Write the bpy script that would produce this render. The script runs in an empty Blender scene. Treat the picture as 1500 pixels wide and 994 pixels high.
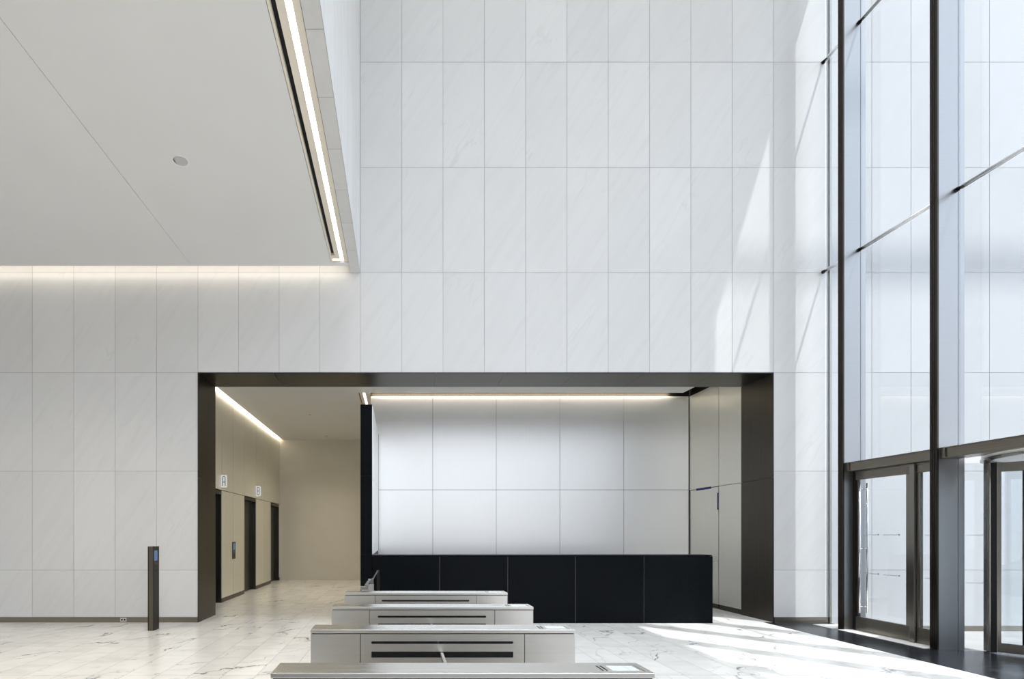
import bpy, bmesh, math, random
from mathutils import Vector, Matrix
random.seed(7)
sc = bpy.context.scene
COL = sc.collection
PI = math.pi

# ------------------------------------------------------------------ helpers
def box(bm, x0, x1, y0, y1, z0, z1, bev=0.0, mi=0):
    vs = [bm.verts.new(p) for p in ((x0,y0,z0),(x1,y0,z0),(x1,y1,z0),(x0,y1,z0),
                                    (x0,y0,z1),(x1,y0,z1),(x1,y1,z1),(x0,y1,z1))]
    fs = [bm.faces.new([vs[i] for i in q]) for q in
          ((3,2,1,0),(4,5,6,7),(0,1,5,4),(1,2,6,5),(2,3,7,6),(3,0,4,7))]
    for f in fs: f.material_index = mi
    if bev > 0:
        es = list({e for f in fs for e in f.edges})
        r = bmesh.ops.bevel(bm, geom=es, offset=bev, segments=2, profile=0.5, affect='EDGES')
        for f in r['faces']: f.material_index = mi
    return fs

def cyl(bm, p0, p1, r, seg=16, r1=None, caps=True, mi=0):
    p0, p1 = Vector(p0), Vector(p1)
    d = (p1 - p0).normalized()
    a = d.orthogonal().normalized(); b = d.cross(a)
    r1 = r if r1 is None else r1
    A = [bm.verts.new(p0 + (a*math.cos(2*PI*i/seg) + b*math.sin(2*PI*i/seg))*r) for i in range(seg)]
    B = [bm.verts.new(p1 + (a*math.cos(2*PI*i/seg) + b*math.sin(2*PI*i/seg))*r1) for i in range(seg)]
    for i in range(seg):
        j = (i+1) % seg
        f = bm.faces.new((A[i], A[j], B[j], B[i])); f.smooth = True; f.material_index = mi
    if caps:
        bm.faces.new(A[::-1]).material_index = mi; bm.faces.new(B).material_index = mi

def quad(bm, pts, mi=0):
    f = bm.faces.new([bm.verts.new(p) for p in pts]); f.material_index = mi
    return f

def arc_wall(bm, cx, cy, r0, r1, a0, a1, z0, z1, seg=32, mi=0):
    """curved slab between radii r0..r1, angles a0..a1 (degrees)"""
    rows = []
    for i in range(seg+1):
        a = math.radians(a0 + (a1-a0)*i/seg)
        c, s = math.cos(a), math.sin(a)
        rows.append([bm.verts.new((cx+r*c, cy+r*s, z)) for r, z in ((r0,z0),(r1,z0),(r1,z1),(r0,z1))])
    for i in range(seg):
        for k in range(4):
            f = bm.faces.new((rows[i][k], rows[i+1][k], rows[i+1][(k+1)%4], rows[i][(k+1)%4]))
            f.material_index = mi
    if abs(a1-a0) < 359.9:
        bm.faces.new(rows[0]); bm.faces.new(rows[-1][::-1])

def obj(name, bm, mats, parent=None, seeds=False):
    if not isinstance(mats, (list, tuple)): mats = [mats]
    bmesh.ops.recalc_face_normals(bm, faces=bm.faces) if not seeds else None
    me = bpy.data.meshes.new(name)
    bm.to_mesh(me); bm.free()
    for m in mats: me.materials.append(m)
    o = bpy.data.objects.new(name, me); COL.objects.link(o)
    if parent is not None: o.parent = parent
    return o

def one(name, mat, parent, *b, bev=0.0):
    """a part made of one or several boxes"""
    bm = bmesh.new()
    for q in b: box(bm, *q, bev=bev)
    return obj(name, bm, mat, parent)

def empty(name, loc=(0,0,0), rz=0.0):
    o = bpy.data.objects.new(name, None); COL.objects.link(o)
    o.location = loc; o.rotation_euler = (0,0,rz); o.empty_display_size = 0.1
    return o

def tag(o, label, cat, group=None, kind=None):
    o['label'] = label; o['category'] = cat
    if group: o['group'] = group
    if kind: o['kind'] = kind
    return o

def struct(o, label, cat):
    return tag(o, label, cat, kind='structure')

def copy_tree(o, parent=None):
    c = o.copy(); COL.objects.link(c)
    if parent is not None: c.parent = parent
    for ch in list(o.children): copy_tree(ch, c)
    return c

def cuts(vals, gap):
    return [(vals[i]+gap/2, vals[i+1]-gap/2) for i in range(len(vals)-1)]

def tile_quads(bm, us, vs, to3d, gap, seed_layer, skip=None, mi=0):
    for u0, u1 in cuts(us, gap):
        for v0, v1 in cuts(vs, gap):
            if skip and skip((u0+u1)/2, (v0+v1)/2): continue
            f = quad(bm, [to3d(u0,v0), to3d(u1,v0), to3d(u1,v1), to3d(u0,v1)], mi)
            f[seed_layer] = random.random()

# ------------------------------------------------------------------ materials
def new_mat(name):
    m = bpy.data.materials.new(name); m.use_nodes = True
    nt = m.node_tree; nt.nodes.clear()
    out = nt.nodes.new('ShaderNodeOutputMaterial')
    return m, nt, out

def N(nt, t, **kw):
    n = nt.nodes.new(t)
    for k, v in kw.items(): setattr(n, k, v)
    return n

def L(nt, a, b): nt.links.new(a, b)

def principled(nt, out, col=(.8,.8,.8), rough=.5, metal=0.0, spec=.5):
    p = N(nt, 'ShaderNodeBsdfPrincipled')
    p.inputs['Base Color'].default_value = (*col, 1)
    p.inputs['Roughness'].default_value = rough
    p.inputs['Metallic'].default_value = metal
    p.inputs['Specular IOR Level'].default_value = spec
    L(nt, p.outputs[0], out.inputs[0])
    return p

def math_node(nt, op, a=None, b=None, clamp=False):
    n = N(nt, 'ShaderNodeMath', operation=op, use_clamp=clamp)
    for i, v in enumerate((a, b)):
        if v is None: continue
        if isinstance(v, (int, float)): n.inputs[i].default_value = v
        else: L(nt, v, n.inputs[i])
    return n.outputs[0]

def ramp(nt, fac, stops):
    r = N(nt, 'ShaderNodeValToRGB')
    els = r.color_ramp.elements
    while len(els) < len(stops): els.new(0.5)
    for e, (p, c) in zip(els, stops):
        e.position = p; e.color = (*c, 1) if len(c) == 3 else c
    L(nt, fac, r.inputs[0])
    return r.outputs[0]

def mixc(nt, fac, a, b, mode='MIX'):
    n = N(nt, 'ShaderNodeMix', data_type='RGBA', blend_type=mode)
    if isinstance(fac, (int, float)): n.inputs[0].default_value = fac
    else: L(nt, fac, n.inputs[0])
    for i, v in ((6, a), (7, b)):
        if isinstance(v, tuple): n.inputs[i].default_value = (*v, 1)
        else: L(nt, v, n.inputs[i])
    return n.outputs[2]

def wall_marble(name, base, dark, rough=.32, contrast=1.0):
    """honed pale marble: each slab its own tone and diagonal grain"""
    m, nt, out = new_mat(name)
    p = principled(nt, out, base, rough, 0, .35)
    tc = N(nt, 'ShaderNodeTexCoord')
    at = N(nt, 'ShaderNodeAttribute', attribute_name='tile_seed')
    sd = math_node(nt, 'MULTIPLY', at.outputs['Fac'], 37.0)
    rot = N(nt, 'ShaderNodeMapping'); rot.inputs['Rotation'].default_value = (0, math.radians(-33), 0)
    L(nt, tc.outputs['Object'], rot.inputs[0])
    cmb = N(nt, 'ShaderNodeCombineXYZ'); L(nt, sd, cmb.inputs[0]); L(nt, sd, cmb.inputs[1]); L(nt, sd, cmb.inputs[2])
    add = N(nt, 'ShaderNodeVectorMath', operation='ADD')
    L(nt, rot.outputs[0], add.inputs[0]); L(nt, cmb.outputs[0], add.inputs[1])
    def streak(sx, sz, det, dist):
        mp = N(nt, 'ShaderNodeMapping'); mp.inputs['Scale'].default_value = (sx, sx, sz)
        L(nt, add.outputs[0], mp.inputs[0])
        n = N(nt, 'ShaderNodeTexNoise'); n.inputs['Scale'].default_value = 1.0
        n.inputs['Detail'].default_value = det; n.inputs['Distortion'].default_value = dist
        n.inputs['Roughness'].default_value = .55
        L(nt, mp.outputs[0], n.inputs['Vector'])
        return n.outputs['Fac']
    s1 = streak(9, .55, 5, .35); s2 = streak(2.2, .5, 3, .3); s3 = streak(1.3, 1.1, 2, .2)
    c = ramp(nt, s1, [(.30, dark), (.52, base), (.8, tuple(min(1, b*1.035) for b in base))])
    c = mixc(nt, .62*contrast, base, c)
    fine = ramp(nt, s2, [(.485, (0,0,0)), (.5, (1,1,1)), (.515, (0,0,0))])
    msk = ramp(nt, s3, [(.5, (0,0,0)), (.68, (1,1,1))])
    v = math_node(nt, 'MULTIPLY', fine, msk)
    v = math_node(nt, 'MULTIPLY', v, .42*contrast)
    c = mixc(nt, v, c, tuple(d*.72 for d in dark))
    big = ramp(nt, s3, [(.3, tuple(b*.97 for b in base)), (.7, tuple(min(1, b*1.02) for b in base))])
    c = mixc(nt, .5, c, big)
    tone = N(nt, 'ShaderNodeMapRange'); tone.inputs['To Min'].default_value = .955; tone.inputs['To Max'].default_value = 1.02
    L(nt, at.outputs['Fac'], tone.inputs[0])
    hs = N(nt, 'ShaderNodeHueSaturation'); L(nt, tone.outputs[0], hs.inputs['Value']); L(nt, c, hs.inputs['Color'])
    L(nt, hs.outputs[0], p.inputs['Base Color'])
    return m

def floor_marble(name):
    """polished white planks with sparse grey veins that break at every joint"""
    m, nt, out = new_mat(name)
    p = principled(nt, out, (.8,.79,.77), .22, 0, .5)
    tc = N(nt, 'ShaderNodeTexCoord')
    at = N(nt, 'ShaderNodeAttribute', attribute_name='tile_seed')
    sd = math_node(nt, 'MULTIPLY', at.outputs['Fac'], 61.0)
    cmb = N(nt, 'ShaderNodeCombineXYZ'); L(nt, sd, cmb.inputs[0]); L(nt, sd, cmb.inputs[1]); L(nt, sd, cmb.inputs[2])
    add = N(nt, 'ShaderNodeVectorMath', operation='ADD')
    L(nt, tc.outputs['Object'], add.inputs[0]); L(nt, cmb.outputs[0], add.inputs[1])
    mp = N(nt, 'ShaderNodeMapping'); mp.inputs['Rotation'].default_value = (0, 0, math.radians(35)); mp.inputs['Scale'].default_value = (1.0, 2.3, 1)
    L(nt, add.outputs[0], mp.inputs[0])
    def noise(scale, det, dist, rough=.55, vec=None):
        n = N(nt, 'ShaderNodeTexNoise'); n.inputs['Scale'].default_value = scale
        n.inputs['Detail'].default_value = det; n.inputs['Distortion'].default_value = dist
        n.inputs['Roughness'].default_value = rough
        L(nt, vec or mp.outputs[0], n.inputs['Vector'])
        return n.outputs['Fac']
    k = noise(.9, 2, .3); cl = noise(2.2, 4, .4); wv = noise(2.6, 3, 0)
    sx = N(nt, 'ShaderNodeSeparateXYZ'); L(nt, add.outputs[0], sx.inputs[0])
    n1 = noise(.9, 2, .3, .5, add.outputs[0]); n2 = noise(3.2, 4, .3, .55, add.outputs[0]); n3 = noise(14, 3, 0, .6, add.outputs[0])
    def veins(ang, freq, w1, w2, w3, width):
        c_, s_ = math.cos(math.radians(ang)), math.sin(math.radians(ang))
        u = math_node(nt, 'ADD', math_node(nt, 'MULTIPLY', sx.outputs[0], -s_*freq), math_node(nt, 'MULTIPLY', sx.outputs[1], c_*freq))
        for nn, w_ in ((n1, w1), (n2, w2), (n3, w3)):
            u = math_node(nt, 'ADD', u, math_node(nt, 'MULTIPLY', nn, w_))
        d = math_node(nt, 'ABSOLUTE', math_node(nt, 'SUBTRACT', math_node(nt, 'FRACT', u), .5))
        d = math_node(nt, 'DIVIDE', d, math_node(nt, 'MULTIPLY', wv, width))
        return math_node(nt, 'SUBTRACT', 1.0, d, clamp=True)
    ma = ramp(nt, k, [(.43, (0,0,0)), (.60, (1,1,1))])
    mb = ramp(nt, k, [(.36, (0,0,0)), (.55, (1,1,1))])
    f1 = math_node(nt, 'MULTIPLY', veins(38, .75, 1.3, .45, .05, .050), ma)
    f2 = math_node(nt, 'MULTIPLY', math_node(nt, 'MULTIPLY', veins(62, 1.6, 1.6, .7, .08, .045), mb), .7)
    base = ramp(nt, cl, [(.3, (.71,.70,.675)), (.55, (.79,.78,.755)), (.75, (.82,.81,.785))])
    c = mixc(nt, f2, base, (.40,.385,.37))
    c = mixc(nt, f1, c, (.16,.16,.17))
    tone = N(nt, 'ShaderNodeMapRange'); tone.inputs['To Min'].default_value = .94; tone.inputs['To Max'].default_value = 1.03
    L(nt, at.outputs['Fac'], tone.inputs[0])
    hs = N(nt, 'ShaderNodeHueSaturation'); L(nt, tone.outputs[0], hs.inputs['Value']); L(nt, c, hs.inputs['Color'])
    L(nt, hs.outputs[0], p.inputs['Base Color'])
    return m

def brushed(name, col, rough, axis='x', var=.10, metal=1.0, aniso=0.0, arot=0.0):
    """brushed metal: fine hairlines along one axis"""
    m, nt, out = new_mat(name)
    p = principled(nt, out, col, rough, metal, .5)
    tc = N(nt, 'ShaderNodeTexCoord'); mp = N(nt, 'ShaderNodeMapping')
    s = {'x': (1.2, 160, 160), 'y': (160, 1.2, 160), 'z': (160, 160, 1.2)}[axis]
    mp.inputs['Scale'].default_value = s
    L(nt, tc.outputs['Object'], mp.inputs[0])
    n = N(nt, 'ShaderNodeTexNoise'); n.inputs['Scale'].default_value = 1; n.inputs['Detail'].default_value = 3
    L(nt, mp.outputs[0], n.inputs['Vector'])
    c = ramp(nt, n.outputs['Fac'], [(.3, tuple(x*(1-var) for x in col)), (.7, tuple(min(1, x*(1+var)) for x in col))])
    L(nt, c, p.inputs['Base Color'])
    if aniso:
        p.inputs['Anisotropic'].default_value = aniso; p.inputs['Anisotropic Rotation'].default_value = arot
        tg = N(nt, 'ShaderNodeTangent', direction_type='RADIAL', axis='Z'); L(nt, tg.outputs[0], p.inputs['Tangent'])
    r = N(nt, 'ShaderNodeMapRange'); r.inputs['To Min'].default_value = rough*.96; r.inputs['To Max'].default_value = rough*1.04
    L(nt, n.outputs['Fac'], r.inputs[0]); L(nt, r.outputs[0], p.inputs['Roughness'])
    return m

def plain(name, col, rough=.6, metal=0, spec=.4, noise=.02, scale=8):
    m, nt, out = new_mat(name)
    p = principled(nt, out, col, rough, metal, spec)
    tc = N(nt, 'ShaderNodeTexCoord')
    n = N(nt, 'ShaderNodeTexNoise'); n.inputs['Scale'].default_value = scale; n.inputs['Detail'].default_value = 3
    L(nt, tc.outputs['Object'], n.inputs['Vector'])
    c = ramp(nt, n.outputs['Fac'], [(.3, tuple(x*(1-noise) for x in col)), (.7, tuple(min(1, x*(1+noise)) for x in col))])
    L(nt, c, p.inputs['Base Color'])
    return m

def emit(name, col, strength):
    m, nt, out = new_mat(name)
    e = N(nt, 'ShaderNodeEmission'); e.inputs[0].default_value = (*col, 1); e.inputs[1].default_value = strength
    L(nt, e.outputs[0], out.inputs[0])
    return m

def glass(name, tint, refl=1.0):
    m, nt, out = new_mat(name)
    t = N(nt, 'ShaderNodeBsdfTransparent'); t.inputs[0].default_value = (*tint, 1)
    g = N(nt, 'ShaderNodeBsdfGlossy'); g.inputs['Roughness'].default_value = .0; g.inputs[0].default_value = (.95,.97,1,1)
    ge = N(nt, 'ShaderNodeNewGeometry'); dt = N(nt, 'ShaderNodeVectorMath', operation='DOT_PRODUCT')
    L(nt, ge.outputs['Normal'], dt.inputs[0]); L(nt, ge.outputs['Incoming'], dt.inputs[1])
    k = math_node(nt, 'SUBTRACT', 1.0, math_node(nt, 'ABSOLUTE', dt.outputs['Value']), clamp=True)
    f = math_node(nt, 'ADD', math_node(nt, 'MULTIPLY', math_node(nt, 'POWER', k, 5.0), .96), .04)
    f = math_node(nt, 'MULTIPLY', f, refl, clamp=True)
    mx = N(nt, 'ShaderNodeMixShader'); L(nt, f, mx.inputs[0]); L(nt, t.outputs[0], mx.inputs[1]); L(nt, g.outputs[0], mx.inputs[2])
    L(nt, mx.outputs[0], out.inputs[0])
    return m

M = {}
M['marble'] = wall_marble('pale_wall_marble', (.665,.663,.655), (.572,.569,.56), .30, .85)
M['marble_ext'] = wall_marble('darkened_outside_marble', (.46,.46,.465), (.405,.405,.41), .5, .5)  # wall marble darkened in colour to offset the strong outdoor light
M['joint'] = plain('stone_joint', (.36,.355,.345), .8)
M['floor'] = floor_marble('polished_floor_marble')
M['floor_joint'] = plain('floor_joint', (.26,.25,.24), .7)
M['dark_stone'] = plain('dark_honed_granite', (.020,.022,.026), .22, 0, .16, .25, 40)
M['dark_joint'] = plain('dark_floor_joint', (.015,.015,.016), .7)
M['plaster'] = plain('ceiling_plaster', (.735,.735,.73), .85, 0, .2, .012, 1.2)
M['plaster_joint'] = plain('plaster_reveal', (.2,.2,.2), .8)
M['beige'] = plain('beige_paint', (.66,.635,.575), .8, 0, .2, .015, 2)
M['cream'] = plain('cove_cream', (.78,.72,.62), .6, 0, .3, .01)
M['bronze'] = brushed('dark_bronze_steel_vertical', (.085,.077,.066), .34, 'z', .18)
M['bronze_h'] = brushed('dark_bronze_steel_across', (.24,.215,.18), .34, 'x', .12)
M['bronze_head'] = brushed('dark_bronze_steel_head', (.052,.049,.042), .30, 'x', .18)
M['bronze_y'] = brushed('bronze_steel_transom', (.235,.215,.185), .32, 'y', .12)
M['bronze_post'] = brushed('kiosk_bronze', (.13,.117,.095), .34, 'z', .12)
M['cap'] = brushed('mullion_dark_edge', (.05,.045,.04), .35, 'z', .15)
M['steel_fin'] = brushed('mullion_satin_steel', (.315,.315,.32), .42, 'x', .03)
M['steel_door'] = brushed('door_satin_steel', (.27,.255,.235), .26, 'z', .08)
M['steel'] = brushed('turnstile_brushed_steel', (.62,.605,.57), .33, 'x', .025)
M['steel_lit_top'] = brushed('turnstile_steel_lit_top', (.90,.89,.86), .27, 'x', .012)  # lighter copy of the turnstile steel, bright reflection put into its colour
M['panel'] = brushed('reception_satin_steel', (.97,.97,.955), .40, 'z', .02, .75, .7)
M['panel_warm'] = brushed('reception_side_satin_steel', (.82,.80,.73), .38, 'z', .03, .7, .7)
M['champagne'] = brushed('champagne_steel_panel', (.80,.785,.71), .45, 'z', .03, .6)
M['black_stone'] = plain('black_honed_stone', (.003,.004,.005), .32, 0, .06, .3, 30)
M['black'] = plain('matt_black', (.008,.008,.008), .6, 0, .3)
M['black_gloss'] = plain('black_acrylic', (.006,.006,.007), .1, 0, .5)
M['chrome'] = brushed('polished_steel', (.75,.75,.74), .12, 'z', .02)
M['rod'] = brushed('tie_rod_steel', (.9,.9,.91), .45, 'y', .02)
M['white'] = plain('white_satin', (.8,.8,.79), .4)
M['threshold'] = plain('pale_threshold_stone', (.72,.71,.69), .5)
M['pave'] = plain('outdoor_paving', (.30,.296,.29), .8, 0, .2, .08, 3)
M['mat'] = plain('added_dark_mat', (.05,.05,.052), .9, 0, .1, .2, 60)
M['tape'] = plain('blue_tape', (.012,.02,.16), .5)
M['glass'] = glass('clear_glass', (.90,.925,.94), 1.0)
M['glass_dark'] = glass('grey_glass', (.45,.48,.5), 1.0)
M['ink'] = plain('grey_blue_vinyl', (.30,.31,.37), .6)
M['screen'] = emit('kiosk_screen_glow', (.24,.36,.55), .5)
M['reader'] = plain('reader_glass', (.62,.68,.70), .08, 0, .6)
M['signwhite'] = emit('lit_sign_face', (.9,.9,.88), .62)
M['led'] = emit('led_white', (1.0,.94,.84), 2.6)
M['led_cove'] = emit('led_cove_warm', (1.0,.92,.80), 6.0)
M['led_lobby'] = emit('led_lobby_warm', (1.0,.89,.70), 12.0)

# ------------------------------------------------------------------ camera
H = 1.56
cam = bpy.data.cameras.new('camera'); co = bpy.data.objects.new('camera', cam); COL.objects.link(co)
co.location = (0, 0, H); co.rotation_euler = (PI/2, 0, 0)
cam.sensor_width = 36; cam.lens = 18; cam.shift_x = (750-584)/1500; cam.shift_y = (781-497)/1500
cam.clip_start = .05; cam.clip_end = 300
sc.camera = co

# ------------------------------------------------------------------ setting: floor
XB = 6.41           # edge of the dark border
bm = bmesh.new(); sl = bm.faces.layers.float.new('tile_seed')
us = [XB - .3625*k for k in range(44)][::-1]
vs = [8.54 + 1.45*k for k in range(-11, 7)]
tile_quads(bm, us, vs, lambda u, v: (u, v, 0), .005, sl)
tile_quads(bm, [XB, XB+.3625], [9.0]+vs[-6:], lambda u, v: (u, v, 0), .005, sl)
box(bm, us[0], XB, vs[0], vs[-1], -.25, -.001, mi=1); box(bm, XB, XB+.3625, 9.0, vs[-1], -.25, -.001, mi=1)
o = obj('floor', bm, [M['floor'], M['floor_joint']], seeds=True)
struct(o, 'white polished marble plank floor with grey veins', 'floor')

bm = bmesh.new(); sl = bm.faces.layers.float.new('tile_seed')
vs = [9.0 - .99*k for k in range(16)][::-1]
tile_quads(bm, [XB, 7.55], vs, lambda u, v: (u, v, .0), .004, sl)
tile_quads(bm, [7.55, 8.9], [-1.0, .5, 2.0, 3.5, 5.0, 6.80], lambda u, v: (u, v, .0), .004, sl)
box(bm, XB, 7.55, vs[0], 9.0, -.25, -.001, mi=1)
box(bm, 7.55, 8.9, -1.0, 6.80, -.25, -.001, mi=1)
o = obj('floor_border', bm, [M['dark_stone'], M['dark_joint']], seeds=True)
struct(o, 'dark granite floor border along the glass wall', 'floor')

bm = bmesh.new()
for x0, x1, z0, z1, y0, y1 in ((7.55, 8.5, 0, -.15, 6.80, 9.0), (8.5, 8.9, -.15, -.155, 6.8, 9.0), (8.9, 40, -.155, -.165, -20, 9.0)):
    quad(bm, [(x0,y0,z0),(x1,y0,z1),(x1,y1,z1),(x0,y1,z0)])
quad(bm, [(7.55,-20,0),(8.9,-20,-.155),(8.9,-1.0,-.155),(7.55,-1.0,0)])
quad(bm, [(-30,-60,-.02),(40,-60,-.02),(40,-20,-.165),(-30,-20,-.02)])
o = obj('ground_outside', bm, M['pave'], seeds=True)
struct(o, 'pale paving outside the glass wall', 'ground')

# ------------------------------------------------------------------ setting: back marble wall
ROWS = [.09, .92, 2.655, 4.385, 6.144, 7.99, 9.84, 11.69, 13.4, 15.2, 17.0]
XL = [-3.528 - .728*k for k in range(8)][::-1]
XM = [-3.528 + .714*k for k in range(1, 5)]
XR = [-.672 + .726*k for k in range(1, 11)]
XR[-1] = 6.588
JX = XL + XM + XR + [7.60]
OPX0, OPX1, OPZ = -3.528, 6.588, 4.385
bm = bmesh.new(); sl = bm.faces.layers.float.new('tile_seed')
tile_quads(bm, JX, ROWS, lambda u, v: (u, 9.0, v), .006, sl,
           skip=lambda u, v: OPX0 < u < OPX1 and v < OPZ)
bx = dict(mi=1)
box(bm, JX[0], OPX0, 9.004, 9.35, 0, 17.0, mi=1)
box(bm, OPX1, 7.60, 9.004, 9.35, 0, 17.0, mi=1)
box(bm, OPX0, OPX1, 9.004, 9.35, OPZ, 17.0, mi=1)
o = obj('wall_back', bm, [M['marble'], M['joint']], seeds=True)
struct(o, 'white marble slab wall with a wide steel lined opening', 'wall')

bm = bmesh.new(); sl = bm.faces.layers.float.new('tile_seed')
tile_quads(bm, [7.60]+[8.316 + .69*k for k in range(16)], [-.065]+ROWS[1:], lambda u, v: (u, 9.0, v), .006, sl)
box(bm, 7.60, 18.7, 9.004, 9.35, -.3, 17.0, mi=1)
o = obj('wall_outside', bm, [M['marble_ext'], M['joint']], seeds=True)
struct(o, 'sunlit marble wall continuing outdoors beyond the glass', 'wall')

# upper left face of the tall hall, with its stone underside
bm = bmesh.new(); sl = bm.faces.layers.float.new('tile_seed')
ys = [9.0 - .725*k for k in range(21)][::-1]
tile_quads(bm, ys, [6.137] + ROWS[5:], lambda u, v: (-.678, u, v), .005, sl)
tile_quads(bm, [-.848, -.678], ys, lambda u, v: (u, v, 6.137), .005, sl)
box(bm, -.848, -.681, -5.5, 8.998, 6.14, 17.0, mi=1)
o = obj('wall_left_upper', bm, [M['marble'], M['joint']], seeds=True)
struct(o, 'white marble upper wall above the low ceiling edge', 'wall')

o = one('wall_left', M['plaster'], None, (-9.3, -8.6, -5.5, 9.0, 0, 6.8))
struct(o, 'plain side wall far left', 'wall')
o = one('wall_rear_sky_block', M['plaster'], None, (-8.6, -.85, -5.7, -5.5, 0, 6.8))  # unseen wall added to keep sky light off the left side
struct(o, 'unseen plain wall added behind the camera to block sky light', 'wall')
o = one('reflection_dark_mat', M['mat'], None, (-6.0, 6.2, -5.3, .3, .001, .012))  # unseen dark sheet added to darken reflections in the nearest turnstile
struct(o, 'unseen dark mat added behind the camera to darken reflections', 'mat')
o = one('ceiling_hall', M['plaster'], None, (-.9, 7.62, -12, 9.3, 17.0, 17.2))
struct(o, 'white ceiling of the tall hall', 'ceiling')
o = one('wall_right_upper', M['plaster'], None, (7.30, 7.60, -5.5, 8.99, 12.26, 17.0))
struct(o, 'solid band above the tall glazing', 'wall')

# ------------------------------------------------------------------ main low ceiling
CZ = 6.137; CY = 8.757
bm = bmesh.new()
box(bm, -8.6, -3.543, -5.5, CY, CZ, CZ+.12)
box(bm, -3.537, -1.144, -5.5, CY, CZ, CZ+.12)
box(bm, -3.56, -3.52, -5.5, CY, CZ+.012, CZ+.10, mi=1)
o = obj('ceiling', bm, [M['plaster'], M['plaster_joint']], seeds=True)
struct(o, 'low smooth plaster ceiling over the left of the hall', 'ceiling')

o = one('ceiling_void', M['plaster'], None, (-8.6, -.85, -5.5, 9.0, 6.62, 6.8))
struct(o, 'closed void above the low ceiling', 'ceiling')

# slot light with its air slot along the ceiling edge
r = empty('slot_downlight', (0, 0, CZ))
tag(r, 'long white slot light with a black air slot along the stone ceiling edge', 'ceiling light')
bm = bmesh.new()
box(bm, -1.138, -1.112, -5.4, 8.655, .000, .10)
box(bm, -1.112, -1.062, 8.45, 8.56, .012, .10)
box(bm, -1.062, -.985, -5.4, 8.56, .012, .10)
box(bm, -.92, -.852, -5.4, 8.655, .012, .10)
box(bm, -1.112, -.985, 8.62, 8.655, .012, .10)
obj('housing', bm, M['cream'], r)
one('air_slot', M['black'], r, (-1.112, -1.062, -5.4, 8.45, .05, .10))
one('diffuser', M['led'], r, (-.985, -.92, -5.4, 8.62, .018, .05), (-1.11, -.985, 8.562, 8.62, .014, .05))

o = one('ceiling_end', M['plaster'], None, (-1.1435, -.85, 8.66, CY, CZ, CZ+.12))
struct(o, 'short plaster ceiling piece past the end of the slot light', 'ceiling')

# cove light over the back wall
r = empty('cove_light', (0, 0, CZ))
tag(r, 'warm light strip hidden in the gap between low ceiling and marble wall', 'cove light')
one('trim', M['cream'], r, (-8.55, -.86, CY-.03, CY-.005, .121, .17))
one('light_strip', M['led_cove'], r, (-8.55, -.92, CY+.001, CY+.016, .03, .10))

# ceiling can light
def downlight(x, y, z, rad, label, group=None, name='downlight'):
    r = empty(name, (x, y, z)); tag(r, label, 'ceiling light', group)
    bm = bmesh.new(); arc_wall(bm, 0, 0, rad*.86, rad, 0, 360, -.006, .0, 40)
    obj('rim', bm, M['white'], r)
    bm = bmesh.new()
    seg = 40
    prev = None
    for k, (rr, zz) in enumerate(((rad*.9, -.005), (rad*.62, -.001), (rad*.3, -.0006), (0.001, -.0004))):
        ring = [bm.verts.new((rr*math.cos(2*PI*i/seg), rr*math.sin(2*PI*i/seg), zz)) for i in range(seg)]
        if prev:
            for i in range(seg):
                f = bm.faces.new((prev[i], prev[(i+1)%seg], ring[(i+1)%seg], ring[i])); f.smooth = True
        prev = ring
    obj('reflector', bm, M['chrome'], r)
    return r
downlight(-2.68, 6.29, CZ, .10, 'round can light alone in the low plaster ceiling')

# ------------------------------------------------------------------ baseboards
o = one('baseboard_left', M['bronze_h'], None, (-8.6, -3.53, 8.985, 9.003, 0, .088))
struct(o, 'bronze skirting under the left marble wall', 'baseboard')
o = one('baseboard_right', M['bronze_h'], None, (6.60, 7.54, 8.985, 9.003, 0, .088))
struct(o, 'steel skirting between opening and glass wall', 'baseboard')
o = one('baseboard_outside', M['bronze_h'], None, (7.64, 18.6, 8.985, 9.003, -.165, -.07))
struct(o, 'dark skirting under the outdoor marble wall', 'baseboard')

# ------------------------------------------------------------------ portal lining
PD = 9.83
bm = bmesh.new()
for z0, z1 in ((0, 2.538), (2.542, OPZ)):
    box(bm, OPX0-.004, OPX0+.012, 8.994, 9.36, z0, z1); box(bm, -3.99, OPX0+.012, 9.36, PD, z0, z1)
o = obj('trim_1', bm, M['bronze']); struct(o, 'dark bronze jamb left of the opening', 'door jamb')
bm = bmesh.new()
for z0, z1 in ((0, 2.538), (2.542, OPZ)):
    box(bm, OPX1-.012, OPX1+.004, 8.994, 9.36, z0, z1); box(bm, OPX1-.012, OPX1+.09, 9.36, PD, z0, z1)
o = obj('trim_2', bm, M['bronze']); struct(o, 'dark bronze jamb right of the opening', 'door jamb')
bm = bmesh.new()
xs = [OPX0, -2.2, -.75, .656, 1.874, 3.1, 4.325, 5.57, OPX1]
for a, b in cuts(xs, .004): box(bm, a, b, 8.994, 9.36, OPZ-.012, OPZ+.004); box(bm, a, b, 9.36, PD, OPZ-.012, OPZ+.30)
o = obj('trim_3', bm, M['bronze_head']); struct(o, 'dark bronze head lining over the opening', 'lintel')

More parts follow.
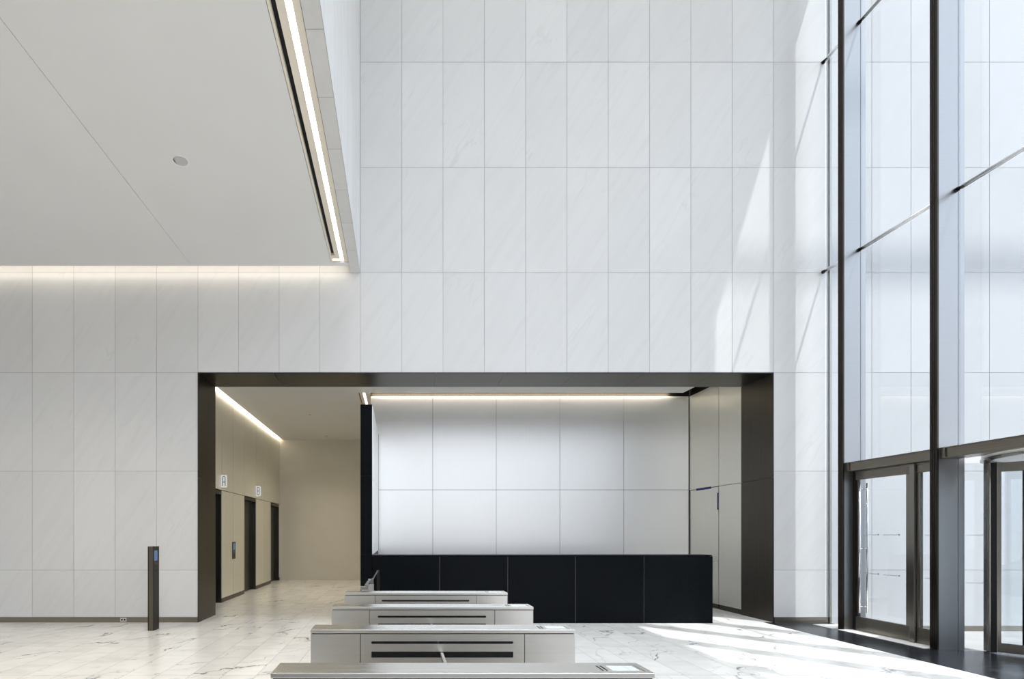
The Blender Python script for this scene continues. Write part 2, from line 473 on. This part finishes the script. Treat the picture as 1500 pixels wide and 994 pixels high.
# ------------------------------------------------------------------ lift lobby
LX = -3.99; LY = 17.2; LZ = 4.70
bm = bmesh.new()
yj = [PD, 10.47, 11.55, 12.34, 13.24, 14.34, 15.16, 15.97, 17.1, LY]
doors = ((10.47, 11.55), (13.24, 14.34), (15.97, 17.1))
for a, b in cuts(yj, .014):
    box(bm, LX-.03, LX, a, b, 2.545, 5.0)
    if not any(d0 < (a+b)/2 < d1 for d0, d1 in doors):
        box(bm, LX-.03, LX, a, b, .10, 2.53)
        box(bm, LX-.028, LX-.006, a-.004, b+.004, 0, .098, mi=1)
        box(bm, LX-.19, LX-.031, a+.002, b-.002, 0, 2.53, mi=1)
box(bm, LX-.30, LX-.19, PD, LY, 0, 5.0, mi=1)
o = obj('wall_lift_lobby', bm, [M['champagne'], M['bronze']], seeds=True)
struct(o, 'champagne steel panelled wall with three lift doorways', 'wall')
names = ('nearest the opening, half hidden by the jamb', 'under the letter B sign', 'farthest, against the beige end wall')
for i, (a, b) in enumerate(doors):
    r = empty('door_%d' % (i+1), (LX, (a+b)/2, 0)); struct(r, 'dark bronze lift door ' + names[i], 'lift door')
    w = (b-a)/2
    one('door_leaf', M['bronze'], r, (-.16, -.13, -w+.02, -.002, .01, 2.44))
    one('door_leaf', M['bronze'], r, (-.16, -.13, .002, w-.02, .01, 2.44))
    one('door_frame', M['bronze'], r, (-.17, -.012, -w+.004, -w+.02, .001, 2.52), (-.17, -.012, w-.02, w-.004, .001, 2.52),
        (-.17, -.012, -w+.02, w-.02, 2.44, 2.52))

o = one('wall_lobby_end', M['beige'], None, (LX-.3, -.46, LY, LY+.2, 0, 5.0))
struct(o, 'plain beige end wall of the lift lobby', 'wall')
o = one('wall_lobby_right', M['beige'], None, (-.64, -.47, 11.82, LY, 0, 5.0))
struct(o, 'side wall of the lift lobby behind the reception', 'wall')
bm = bmesh.new()
box(bm, LX+.095, -.94, PD, LY, LZ, LZ+.08)
box(bm, -.94, 6.35, PD, 11.43, LZ, LZ+.08)
box(bm, LX-.3, 6.9, PD-.4, LY+.2, 5.0, 5.12)
o = obj('ceiling_lobby', bm, M['plaster'], seeds=True)
struct(o, 'smooth ceiling beyond the opening with lit gaps at its edges', 'ceiling')
r = empty('cove_light', (0, 0, LZ)); tag(r, 'warm light strip in the gap above the lift doors', 'cove light')
one('light_strip', M['led_lobby'], r, (LX+.08, LX+.094, PD+.05, LY-.05, .015, .07))
one('trim', M['cream'], r, (LX+.097, LX+.11, PD+.02, LY-.02, .081, .12))
r = empty('cove_light', (0, 0, LZ)); tag(r, 'warm light strip in the gap above the steel reception wall', 'cove light')
one('light_strip', M['led_lobby'], r, (-.60, 6.2, 11.431, 11.445, .02, .07))
one('trim', M['cream'], r, (-.60, 6.34, 11.40, 11.425, .081, .12))
r = empty('slot_downlight', (0, 0, LZ)); tag(r, 'white slot light above the top of the tall black fin', 'ceiling light')
one('housing', M['cream'], r, (-.938, -.90, 11.44, 17.1, .0, .06), (-.88, -.81, 11.44, 17.1, .012, .06), (-.75, -.642, 11.44, 17.1, .012, .06))
one('air_slot', M['black'], r, (-.90, -.88, 11.44, 17.1, .03, .06))
one('diffuser', M['led'], r, (-.81, -.75, 11.44, 17.1, .02, .06))
for k, (px, py) in enumerate(((454, 607), (478, 638))):
    Y = (LZ-H)*750/(781-py)
    downlight((px-584)*Y/750, Y, LZ, .055, ('small round ceiling light near the front of the lift lobby', 'small round ceiling light near the end wall of the lift lobby')[k], None)

# lift signs: flag blocks with a letter on the face towards the hall
def text_mesh(body, size, ext=.0, align='CENTER'):
    cu = bpy.data.curves.new('lettering', 'FONT'); cu.body = body; cu.size = size; cu.extrude = ext
    cu.align_x = align; cu.align_y = 'CENTER'
    t = bpy.data.objects.new('lettering', cu); COL.objects.link(t)
    dg = bpy.context.evaluated_depsgraph_get()
    me = bpy.data.meshes.new_from_object(t.evaluated_get(dg))
    bpy.data.objects.remove(t); bpy.data.curves.remove(cu)
    return me

def strokes(bm, segs, w, y, d):
    """flat bars in the x-z plane: each (x0,z0,x1,z1)"""
    for x0, z0, x1, z1 in segs:
        box(bm, min(x0,x1)-w/2, max(x0,x1)+w/2, y-d, y, min(z0,z1)-w/2, max(z0,z1)+w/2)

def lift_sign(letter, Y, zc, label):
    r = empty('lift_sign', (LX, Y, zc)); tag(r, label, 'sign')
    one('sign_box', M['signwhite'], r, (.0, .128, 0, .03, -.14, .14), bev=.004)
    bm = bmesh.new()
    if letter == 'A':
        segs = [(.035,-.10,.035,.085),(.093,-.10,.093,.085),(.047,.105,.081,.105),(.035,-.02,.093,-.02)]
    else:
        segs = [(.035,-.10,.035,.10),(.093,-.085,.093,-.012),(.093,.012,.093,.085),(.035,.10,.083,.10),(.035,-.10,.083,-.10),(.035,0,.083,0)]
    strokes(bm, segs, .014, -.0005, .002)
    obj('letter', bm, M['black'], r)
lift_sign('A', 11.50, 2.735, 'white sign block with the letter A above the nearest lift door')
lift_sign('B', 14.32, 2.745, 'white sign block with the letter B above the middle lift door')

r = empty('lift_call_switch', (LX, 12.38, 1.15)); tag(r, 'dark lift call panel with small screen on the champagne wall', 'call panel')
one('plate', M['black_gloss'], r, (0, .012, -.11, .11, -.20, .21), bev=.003)
one('screen', M['screen'], r, (.0125, .014, -.06, .05, .02, .17))
for i in range(3):
    for j in range(3): one('key', M['bronze'], r, (.0125, .0145, -.06+.045*i, -.035+.045*i, -.16+.045*j, -.135+.045*j))

# ------------------------------------------------------------------ reception recess
RX = OPX1; RY = 11.60
xj = [-.64, .773, 2.212, 3.651, 5.10, 6.57]
bm = bmesh.new()
for a, b in cuts(xj, .008):
    box(bm, a, b, RY, RY+.02, .10, 2.545)
    box(bm, a, b, RY, RY+.02, 2.553, 4.665)
box(bm, -.64, 6.60, RY+.021, RY+.2, 0, 5.0, mi=1)
box(bm, -.46, 6.57, RY+.004, RY+.02, 0, .095, mi=1)
o = obj('wall_reception', bm, [M['panel'], M['bronze']], seeds=True)
struct(o, 'bright satin steel panel wall behind the black reception desk', 'wall')
bm = bmesh.new()
box(bm, RX, RX+.02, PD+.004, 10.53, .10, 2.53); box(bm, RX, RX+.02, PD+.004, 10.53, 2.54, 4.66)
box(bm, RX, RX+.02, 10.545, RY, 2.54, 4.66)
box(bm, RX+.075, RX+.2, PD+.002, RY+.2, 0, 5.0, mi=1)
box(bm, RX+.006, RX+.074, PD+.004, 10.53, 0, .095, mi=1)
box(bm, RX+.021, RX+.074, PD+.004, 10.53, .10, 5.0, mi=1)
box(bm, RX+.021, RX+.074, 10.545, RY, 2.56, 5.0, mi=1)
o = obj('wall_reception_right', bm, [M['panel_warm'], M['bronze']], seeds=True)
struct(o, 'satin steel side wall of the reception recess with a hidden door', 'wall')
r = empty('door_4', (RX, 11.05, 0)); struct(r, 'flush steel service door with lever handle beside the reception', 'door')
one('door_leaf', M['panel_warm'], r, (.004, .05, -.495, .515, .10, 2.525))
one('kick_plate', M['bronze'], r, (.003, .05, -.495, .515, .012, .096))
bm = bmesh.new()
cyl(bm, (0.003, -.44, .975), (-.05, -.44, .975), .012); cyl(bm, (-.05, -.445, .975), (-.05, -.31, .975), .009)
cyl(bm, (0.004, -.44, .975), (-.006, -.44, .975), .026)
obj('door_handle', bm, M['chrome'], r)
bm = bmesh.new(); cyl(bm, (0.004, -.44, 1.05), (-.012, -.44, 1.05), .022); obj('lock', bm, M['chrome'], r)
o = one('tape_strip', M['tape'], None, (RX-.004, RX+.003, 10.80, 11.33, 2.505, 2.552)); tag(o, 'dark blue tape strip along the top of the steel service door', 'tape')
o = one('tape_strip', M['tape'], None, (RX-.004, RX+.003, 10.55, 10.585, 2.05, 2.40)); tag(o, 'dark blue tape strip down the edge of the steel service door', 'tape')

# tall black fin wall
FY = 8.93
bm = bmesh.new()
for z0, z1 in cuts([.004, 1.188, 2.56, 3.812], .004):
    box(bm, -.667, -.464, FY, RY-.006 if z1 < 1.19 else 11.58, z0+.0, z1)
o = obj('wall_fin', bm, [M['black_stone']], seeds=True)
struct(o, 'tall black stone fin wall beside the reception desk', 'wall')
bm = bmesh.new()
for z0, z1 in cuts([1.19, 2.55, 3.80], .006): box(bm, -.463, -.455, FY+.02, 11.52, z0, z1)
box(bm, -.463, -.45, 11.53, 11.575, 1.19, 3.80, mi=1)
o = obj('trim_4', bm, [M['panel'], M['bronze_h']], seeds=True); struct(o, 'satin steel lining on the desk side of the black fin', 'wall panel')

# reception desk
r = empty('reception_desk', (2.5, FY, 0)); tag(r, 'long black stone reception desk in front of the steel wall', 'desk')
for a, b in cuts([-.462, .714, 1.899, 3.078, 4.269, 5.465], .004):
    one('front_panel', M['black_stone'], r, (a-2.5, b-2.5, -.022, .003, 0, 1.165))
one('side_panel', M['black_stone'], r, (2.94, 2.965, .026, .80, 0, 1.165))
one('top_ledge', M['black_stone'], r, (-2.952, 2.965, 0, .32, 1.168, 1.186))
one('core', M['joint'], r, (-2.94, 2.93, -.0185, .30, .003, 1.16))
one('worktop', M['black_stone'], r, (-2.94, 2.93, .301, .80, .70, .74))

# ------------------------------------------------------------------ turnstiles
def make_turnstile():
    r = empty('turnstile', (0, 0, 0))
    hx, hy = .7725, .083
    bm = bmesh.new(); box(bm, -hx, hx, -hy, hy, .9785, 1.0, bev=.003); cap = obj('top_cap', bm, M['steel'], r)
    one('lit_top_face', M['steel_lit_top'], cap, (-hx+.0035, hx-.0035, -hy+.0035, hy-.0035, .9992, 1.0003))  # thin sheet carrying the painted brightness of the top
    one('reader_window', M['reader'], cap, (.617, .69, -.047, .028, .9995, 1.0010), (.692, .727, -.047, .028, .9995, 1.0010))
    for x in (.575, .592): one('indicator_mark', M['black'], cap, (x, x+.006, -.045, .03, .9995, 1.0010))
    one('cover_joint', M['black'], cap, (.742, .744, -.06, .045, .9995, 1.0008))
    one('core', M['black'], r, (-hx+.008, hx-.008, -hy+.01, hy-.01, .06, .978))
    one('plinth', M['bronze_h'], r, (-hx+.02, hx-.02, -hy+.015, hy-.015, 0, .06))
    for a, b in ((-hx+.002, -.483), (.479, hx-.002)):
        one('end_panel', M['steel'], r, (a, b, -hy+.003, -hy+.01, .06, .973), (a, b, hy-.01, hy-.003, .06, .973),
            ((a, a+.006, -hy+.01, hy-.01, .06, .973) if a < 0 else (b-.006, b, -hy+.01, hy-.01, .06, .973)))
    bm = bmesh.new()
    for s in (-1, 1):
        y0, y1 = sorted((s*(hy-.003), s*(hy-.01)))
        box(bm, -.479, .475, y0, y1, .06, .973)
    sp = obj('middle_panel', bm, M['steel'], r)
    for s in (-1, 1):
        y0, y1 = sorted((s*(hy-.0032), s*(hy-.0022)))
        bm = bmesh.new(); box(bm, -.41, .403, y0, y1, .917, .932)
        for x in (-.41, .403): cyl(bm, (x, y0, .9245), (x, y1, .9245), .0075, 16)
        obj('sensor_slot', bm, M['black_gloss'], sp)
        bm = bmesh.new(); box(bm, -.4165, .41, y0, y1, .837, .872)
        obj('arm_slot', bm, M['black_gloss'], sp)
    bm = bmesh.new(); box(bm, -.016, .002, -.40, -hy+.0, .846, .868, bev=.003)
    obj('barrier_arm', bm, M['steel'], r)
    return r
lab = ('brushed steel turnstile nearest the camera, cut off by the bottom of the photo',
       'brushed steel turnstile second from the front, both black slots and barrier arm in view',
       'brushed steel turnstile third from the front, behind the one showing its barrier arm',
       'brushed steel turnstile farthest from the camera, closest to the black desk')
t0 = make_turnstile()
for i in range(4):
    t = t0 if i == 0 else copy_tree(t0)
    t.location = (.2575, 2.137 + .928*i, 0)
    tag(t, lab[i], 'turnstile', 'turnstiles in a row')

# gate and guard rail beyond the turnstiles
r = empty('swing_gate', (-.37, 5.48, 0)); tag(r, 'low steel and glass gate just behind the farthest turnstile', 'gate')
one('post', M['steel'], r, (-.03, .03, -.03, .03, 0, .96), bev=.003)
one('post_cap', M['chrome'], r, (-.034, .034, -.034, .034, .962, 1.0), bev=.003)
one('gate_glass', M['glass_dark'], r, (-.006, .006, .04, .76, .12, .96))
one('top_rail', M['steel'], r, (-.012, .012, .036, .78, .965, .985), bev=.002)
r = empty('guard_rail', (-.34, 6.36, 0)); tag(r, 'glass guard rail running from the gate towards the black desk', 'railing')
one('post', M['steel'], r, (-.03, .03, -.03, .03, 0, .93), bev=.003)
one('post_cap', M['chrome'], r, (-.036, .030, -.036, .03, .932, 1.0), bev=.003)
one('glass_panel', M['glass_dark'], r, (.015, .027, .04, 1.40, .05, .985))
one('end_post', M['cap'], r, (.0, .045, 1.40, 1.45, 0, 1.0), bev=.002)
one('top_rail', M['cap'], r, (.012, .030, .036, 1.40, .985, .998))

# ------------------------------------------------------------------ lift kiosk post and socket
r = empty('lift_kiosk', (-3.98, 8.31, 0)); tag(r, 'slim bronze post with a small blue screen standing before the marble wall', 'kiosk')
one('post', M['bronze_post'], r, (-.028, .040, -.10, .10, 0, 1.348), bev=.002)
one('side_trim', M['cap'], r, (-.045, -.0285, -.098, .098, 0, 1.352))
one('control_face', M['cap'], r, (.0402, .047, -.096, .096, .004, 1.352), bev=.001)
one('screen', M['screen'], r, (.0472, .0485, -.075, .035, 1.12, 1.287))
one('card_reader', M['black_gloss'], r, (.0472, .0488, -.045, .01, 1.06, 1.085))
for i in range(3):
    for j in range(4): one('key', M['black_gloss'], r, (.0472, .0488, -.06+.034*i, -.04+.034*i, .945+.026*j, .962+.026*j))

r = empty('wall_socket', (-4.83, 8.985, .048)); tag(r, 'double power socket set in the bronze skirting left of the kiosk', 'socket')
one('plate', M['steel'], r, (-.055, .055, -.005, .0, -.033, .033), bev=.0015)
bm = bmesh.new()
for x in (-.024, .024): cyl(bm, (x, -.0045, 0), (x, -.007, 0), .016, 20)
obj('outlet', bm, M['black'], r)

# ------------------------------------------------------------------ curtain wall
win = empty('window_1', (7.5, 1.6, 0)); struct(win, 'tall glass wall with deep steel mullions on the right', 'window')
def W(o):           # children keep world coordinates
    o.location = (-7.5, -1.6, 0); return o
MY = [8.30 - 1.45*k for k in range(10)]
for k, y in enumerate(MY):
    z0 = 2.56 if k == 2 else 0.0
    bm = bmesh.new()
    box(bm, 7.222, 7.482, y, y+.088, z0, 12.26)
    box(bm, 7.488, 7.57, y, y+.088, z0, 12.26)
    mu = W(obj('mullion', bm, M['steel_fin'], win))
    bm = bmesh.new()
    box(bm, 7.20, 7.2215, y-.004, y+.03, z0, 12.26); box(bm, 7.20, 7.2215, y+.036, y+.056, z0, 12.26); box(bm, 7.20, 7.2215, y+.062, y+.092, z0, 12.26)
    box(bm, 7.206, 7.2215, y, y+.088, z0, 12.26)
    obj('edge_cap', bm, M['cap'], mu)
ends = [9.0] + [y for y in MY]
for k in range(len(MY)):
    y1 = (MY[k-1] if k else 8.985); y0 = MY[k]+.092
    bm = bmesh.new(); box(bm, 7.498, 7.512, y0-.05, y1+.0, 0.0 if k == 0 else 2.705, 12.26)
    W(obj('glass_pane', bm, M['glass'], win))
    if k == 0: continue
    bm = bmesh.new()
    box(bm, 7.235, 7.52, y0, y1-.001, 2.56, 2.572); box(bm, 7.235, 7.52, y0, y1-.001, 2.693, 2.705)
    box(bm, 7.255, 7.50, y0, y1-.001, 2.572, 2.693)
    box(bm, 7.236, 7.256, y1-.065, y1-.03, 2.572, 2.693)
    W(obj('transom', bm, M['bronze_y'], win))
bm = bmesh.new(); box(bm, 7.55, 7.585, 8.965, 8.995, 0, 12.26)
W(obj('wall_channel', bm, M['steel_door'], win))
bm = bmesh.new(); box(bm, 7.12, 7.56, 6.945, 8.298, 0, .006); box(bm, 7.10, 7.56, 8.39, 8.78, 0, .006)
W(obj('threshold', bm, M['threshold'], win))

# tie rods between the mullions
def tie_rod(y0, y1, z, label, wall=False):
    r = empty('tie_rod', (7.455, y0, z)); tag(r, label, 'tie rod', 'steel rods bracing the mullions')
    Ls = y1 - y0
    bm = bmesh.new(); cyl(bm, (0, .07, .006), (0, Ls-.07, .006), .020, 16); cyl(bm, (0, .07, -.026), (0, Ls-.07, -.026), .008, 12)
    obj('rod', bm, M['rod'], r)
    for s, base in ((1, 0.001), (-1, Ls-.001)):
        bm = bmesh.new()
        cyl(bm, (0, base, 0), (0, base+s*.02, 0), .030, 16)
        cyl(bm, (0, base+s*.02, 0), (0, base+s*.10, 0), .024, 16, .018)
        obj('end_fitting', bm, M['cap'], r)
for z, w in ((6.15, 'lower'), (9.83, 'upper')):
    tie_rod(8.392, 9.0, z, 'short %s steel rod from the marble wall to the left mullion' % w, True)
    tie_rod(6.942, 8.296, z, '%s steel rod between the two tall mullions' % w)
    tie_rod(5.492, 6.846, z, '%s steel rod running out of frame right of the near mullion' % w)

# swing door below the transom
DX = 7.38
d = empty('door_5', (DX, 7.8, 0)); struct(d, 'glass swing door with steel rails and long pull handle', 'door')
def D(*bs): return tuple((a, b, y0-7.8, y1-7.8, z0, z1) for a, b, y0, y1, z0, z1 in bs)
one('door_frame', M['cap'], d, *D((-.02, .04, 8.25, 8.297, 0, 2.558)), bev=.002)
one('door_frame', M['steel_door'], d, *D((-.055, .055, 7.275, 7.35, 0, 2.558)), bev=.004)
one('head_rail', M['bronze_y'], d, *D((-.03, .03, 7.352, 8.248, 2.535, 2.557), (-.03, .03, 6.95, 7.273, 2.535, 2.557)))
leaf = one('door_leaf', M['bronze_y'], d, *D((-.025, .025, 7.36, 8.24, 2.42, 2.53), (-.025, .025, 7.36, 8.24, .012, .23)), bev=.002)
one('stile', M['steel_door'], leaf, *D((-.024, .024, 7.362, 7.425, .231, 2.419)), bev=.003)
one('stile', M['cap'], leaf, *D((-.022, .022, 8.215, 8.238, .231, 2.419)))
one('door_glass', M['glass'], leaf, *D((-.006, .006, 7.426, 8.214, .231, 2.419)))
bm = bmesh.new()
for s in (-1, 1):
    cyl(bm, (s*.06, 8.13-7.8, .30), (s*.06, 8.13-7.8, 2.36), .014, 16)
    for z in (.40, 1.32, 2.27): cyl(bm, (s*.007, 8.13-7.8, z), (s*.06, 8.13-7.8, z), .009, 12)
obj('pull_handle', bm, M['chrome'], leaf)
side = one('side_light', M['bronze_y'], d, *D((-.025, .025, 6.95, 7.272, 2.42, 2.53), (-.025, .025, 6.95, 7.272, .012, .23)), bev=.002)
one('stile', M['steel_door'], side, *D((-.022, .022, 7.225, 7.27, .231, 2.419)), bev=.003)
one('side_glass', M['glass'], side, *D((-.006, .006, 6.95, 7.224, .231, 2.419)))

# vinyl lettering, readable from outdoors (so reversed seen from the hall)
def lettering(parent, x, y, z, rz, size=.030, body='Boston Properties'):
    me = text_mesh(body, size, .0004, 'LEFT')
    bm = bmesh.new(); bm.from_mesh(me)
    s = size
    # small square emblem before the words
    box(bm, -1.25*s, -.95*s, -.38*s, .38*s, 0, .0004); box(bm, -.90*s, -.62*s, -.10*s, .38*s, 0, .0004); box(bm, -.90*s, -.55*s, -.38*s, -.16*s, 0, .0004)
    box(bm, -.5*s, -.3*s, -.08*s, .12*s, 0, .0004)
    # stand upright: text x -> local x, text y -> z
    bmesh.ops.rotate(bm, verts=bm.verts, cent=(0,0,0), matrix=Matrix.Rotation(PI/2, 3, 'X'))
    bmesh.ops.rotate(bm, verts=bm.verts, cent=(0,0,0), matrix=Matrix.Rotation(rz, 3, 'Z'))
    bmesh.ops.translate(bm, verts=bm.verts, vec=(x, y, z))
    bpy.data.meshes.remove(me)
    return obj('lettering', bm, M['ink'], parent, seeds=True)
for z in (1.54, .935):
    for y in (7.585, 7.915):
        lettering(leaf, .0075, y-7.8, z, PI/2)
    lettering(side, .0075, 6.97-7.8, z, PI/2)

# ------------------------------------------------------------------ revolving door
RC = (8.45, 5.9); RR = 1.09
rv = empty('revolving_door', (RC[0], RC[1], 0)); tag(rv, 'revolving glass door at the right edge with black seals and steel frame', 'revolving door')
bm = bmesh.new(); arc_wall(bm, 0, 0, .02, RR+.06, 0, 360, 2.525, 2.60, 64)
for f in bm.faces: f.smooth = False
obj('canopy', bm, M['white'], rv)
bm = bmesh.new(); arc_wall(bm, 0, 0, RR-.02, RR+.07, 0, 360, 2.50, 2.524, 64); obj('canopy_ring', bm, M['steel_door'], rv)
for a0, a1 in ((56, 124), (236, 304)):
    bm = bmesh.new(); arc_wall(bm, 0, 0, RR-.008, RR+.008, a0+1.5, a1-1.5, .0, 2.499, 24); obj('drum_glass', bm, M['glass'], rv)
    for a in (a0, a1):
        c, s = math.cos(math.radians(a)), math.sin(math.radians(a))
        bm = bmesh.new(); box(bm, RR*c-.032, RR*c+.032, RR*s-.035, RR*s+.035, 0, 2.499, bev=.004); obj('drum_post', bm, M['steel_door'], rv)
bm = bmesh.new(); cyl(bm, (0,0,0), (0,0,2.49), .035, 20); obj('center_shaft', bm, M['chrome'], rv)
for k in range(4):
    a = math.radians(130 + 90*k)
    w = empty('wing'); w.parent = rv; w.rotation_euler = (0, 0, a); w.name = 'wing'
    R1 = RR - .05
    one('wing_frame', M['steel_door'], w, (R1-.065, R1-.03, -.022, .022, .02, 2.48), (.04, .075, -.022, .022, .02, 2.48),
        (.075, R1-.065, -.02, .02, 2.36, 2.48), (.075, R1-.065, -.02, .02, .02, .14))
    one('seal', M['black'], w, (R1-.029, R1+.025, -.03, .03, .01, 2.485))
    one('wing_glass', M['glass'], w, (.0755, R1-.066, -.005, .005, .141, 2.359))
    bm = bmesh.new(); cyl(bm, (R1-.25, .05, .141), (R1-.25, .05, 2.359), .012, 12); cyl(bm, (R1-.25, .005, 1.25), (R1-.25, .05, 1.25), .016, 12)
    obj('push_bar', bm, M['bronze'], w)
    if k == 0:
        for z in (1.545, .94): lettering(w, R1-.34, .0065, z, PI, .026)
px0, py0 = RC[0]+RR*math.cos(math.radians(124)), RC[1]+RR*math.sin(math.radians(124))
fl = empty('screen_pane', (7.575, 6.87, 0)); tag(fl, 'narrow fixed glass pane between near mullion and revolving door', 'glass pane')
bm = bmesh.new(); box(bm, 0.0, px0-7.575-.034, -.006, .006, .0, 2.499); obj('pane', bm, M['glass'], fl)
for z in (1.54, .90): lettering(fl, .195, .0075, z, PI, .021)
fl.rotation_euler = (0, 0, math.atan2(py0-6.87, px0-7.575))

# ------------------------------------------------------------------ unseen beam added to cast the wall's shadow band, with its support
o = one('beam_support', M['marble_ext'], None, (-.85, 7.3, 3.2, 9.3, 17.21, 25.4)); struct(o, 'unseen block added above the hall roof to carry the beam', 'added block')
o = one('shadow_beam', M['cap'], None, (7.3, 24, 3.33, 3.47, 24.79, 24.93)); struct(o, 'unseen slim beam added to cast a soft shadow band', 'beam')

# ------------------------------------------------------------------ light
w = bpy.data.worlds.new('sky'); sc.world = w; w.use_nodes = True
nt = w.node_tree; nt.nodes.clear()
out = N(nt, 'ShaderNodeOutputWorld'); bg = N(nt, 'ShaderNodeBackground')
tc = N(nt, 'ShaderNodeTexCoord'); sp = N(nt, 'ShaderNodeSeparateXYZ'); L(nt, tc.outputs['Generated'], sp.inputs[0])
c = ramp(nt, math_node(nt, 'ADD', math_node(nt, 'MULTIPLY', sp.outputs[2], .5), .5),
         [(.45, (.62,.62,.62)), (.52, (.67,.69,.74)), (.70, (.80,.875,1.0)), (1.0, (.82,.89,1.0))])
# sky is brighter towards the sun's side
dot = N(nt, 'ShaderNodeVectorMath', operation='DOT_PRODUCT'); L(nt, tc.outputs['Generated'], dot.inputs[0])
dot.inputs[1].default_value = Vector((.95, -.10, .35)).normalized()
glow = N(nt, 'ShaderNodeMapRange'); glow.inputs['From Min'].default_value = -.6; glow.inputs['To Min'].default_value = .8; glow.inputs['To Max'].default_value = 3.5
L(nt, dot.outputs['Value'], glow.inputs[0])
L(nt, c, bg.inputs[0]); L(nt, glow.outputs[0], bg.inputs[1])
L(nt, bg.outputs[0], out.inputs[0])

sd = bpy.data.lights.new('sun', 'SUN'); so = bpy.data.objects.new('sun', sd); COL.objects.link(so)
sd.energy = 7.2; sd.angle = math.radians(.6); sd.color = (1.0, .97, .93)
so.rotation_euler = Vector((-.97, 1.0, -3.32)).to_track_quat('-Z', 'Y').to_euler()
so.location = (12, -6, 20)

def lamp(x, y, z, power, half, col, rad=.12):  # spots for visible downlights and for added fill
    ld = bpy.data.lights.new('downlight_and_fill', 'SPOT'); lo = bpy.data.objects.new('downlight_and_fill', ld); COL.objects.link(lo)
    ld.energy = power; ld.spot_size = math.radians(half*2); ld.spot_blend = 1.0; ld.shadow_soft_size = rad; ld.color = col
    lo.location = (x, y, z)
for x in (1.2, 3.9, 6.2):                       # unseen fill spots added to brighten the hall floor
    for y in (7.2, 4.2, 1.2, -1.8): lamp(x, y, 16.95, 940, 38, (.96, .985, 1.0), .25)
for x in (-2.68, -5.58):                        # the visible can light, plus unseen warm fill spots added around it
    for y in (6.29, 3.39, .49, -2.41): lamp(x, y, CZ-.03, 285, 55, (1, .87, .68))
for x, y in ((-2.35, 11.4), (-2.35, 13.5), (-2.35, 15.2)): lamp(x, y, LZ-.03, 145, 62, (1, .89, .70), .06)  # lobby downlights, with the nearest spot added for brightness

vs_ = sc.view_settings
vs_.view_transform = 'Standard'; vs_.look = 'None'; vs_.gamma = 1; vs_.use_curve_mapping = False
vs_.exposure = 0.08
sc.cycles.max_bounces = 10; sc.cycles.diffuse_bounces = 6; sc.cycles.glossy_bounces = 5; sc.cycles.transparent_max_bounces = 16
sc.cycles.sample_clamp_indirect = 6.0; sc.cycles.use_denoising = True
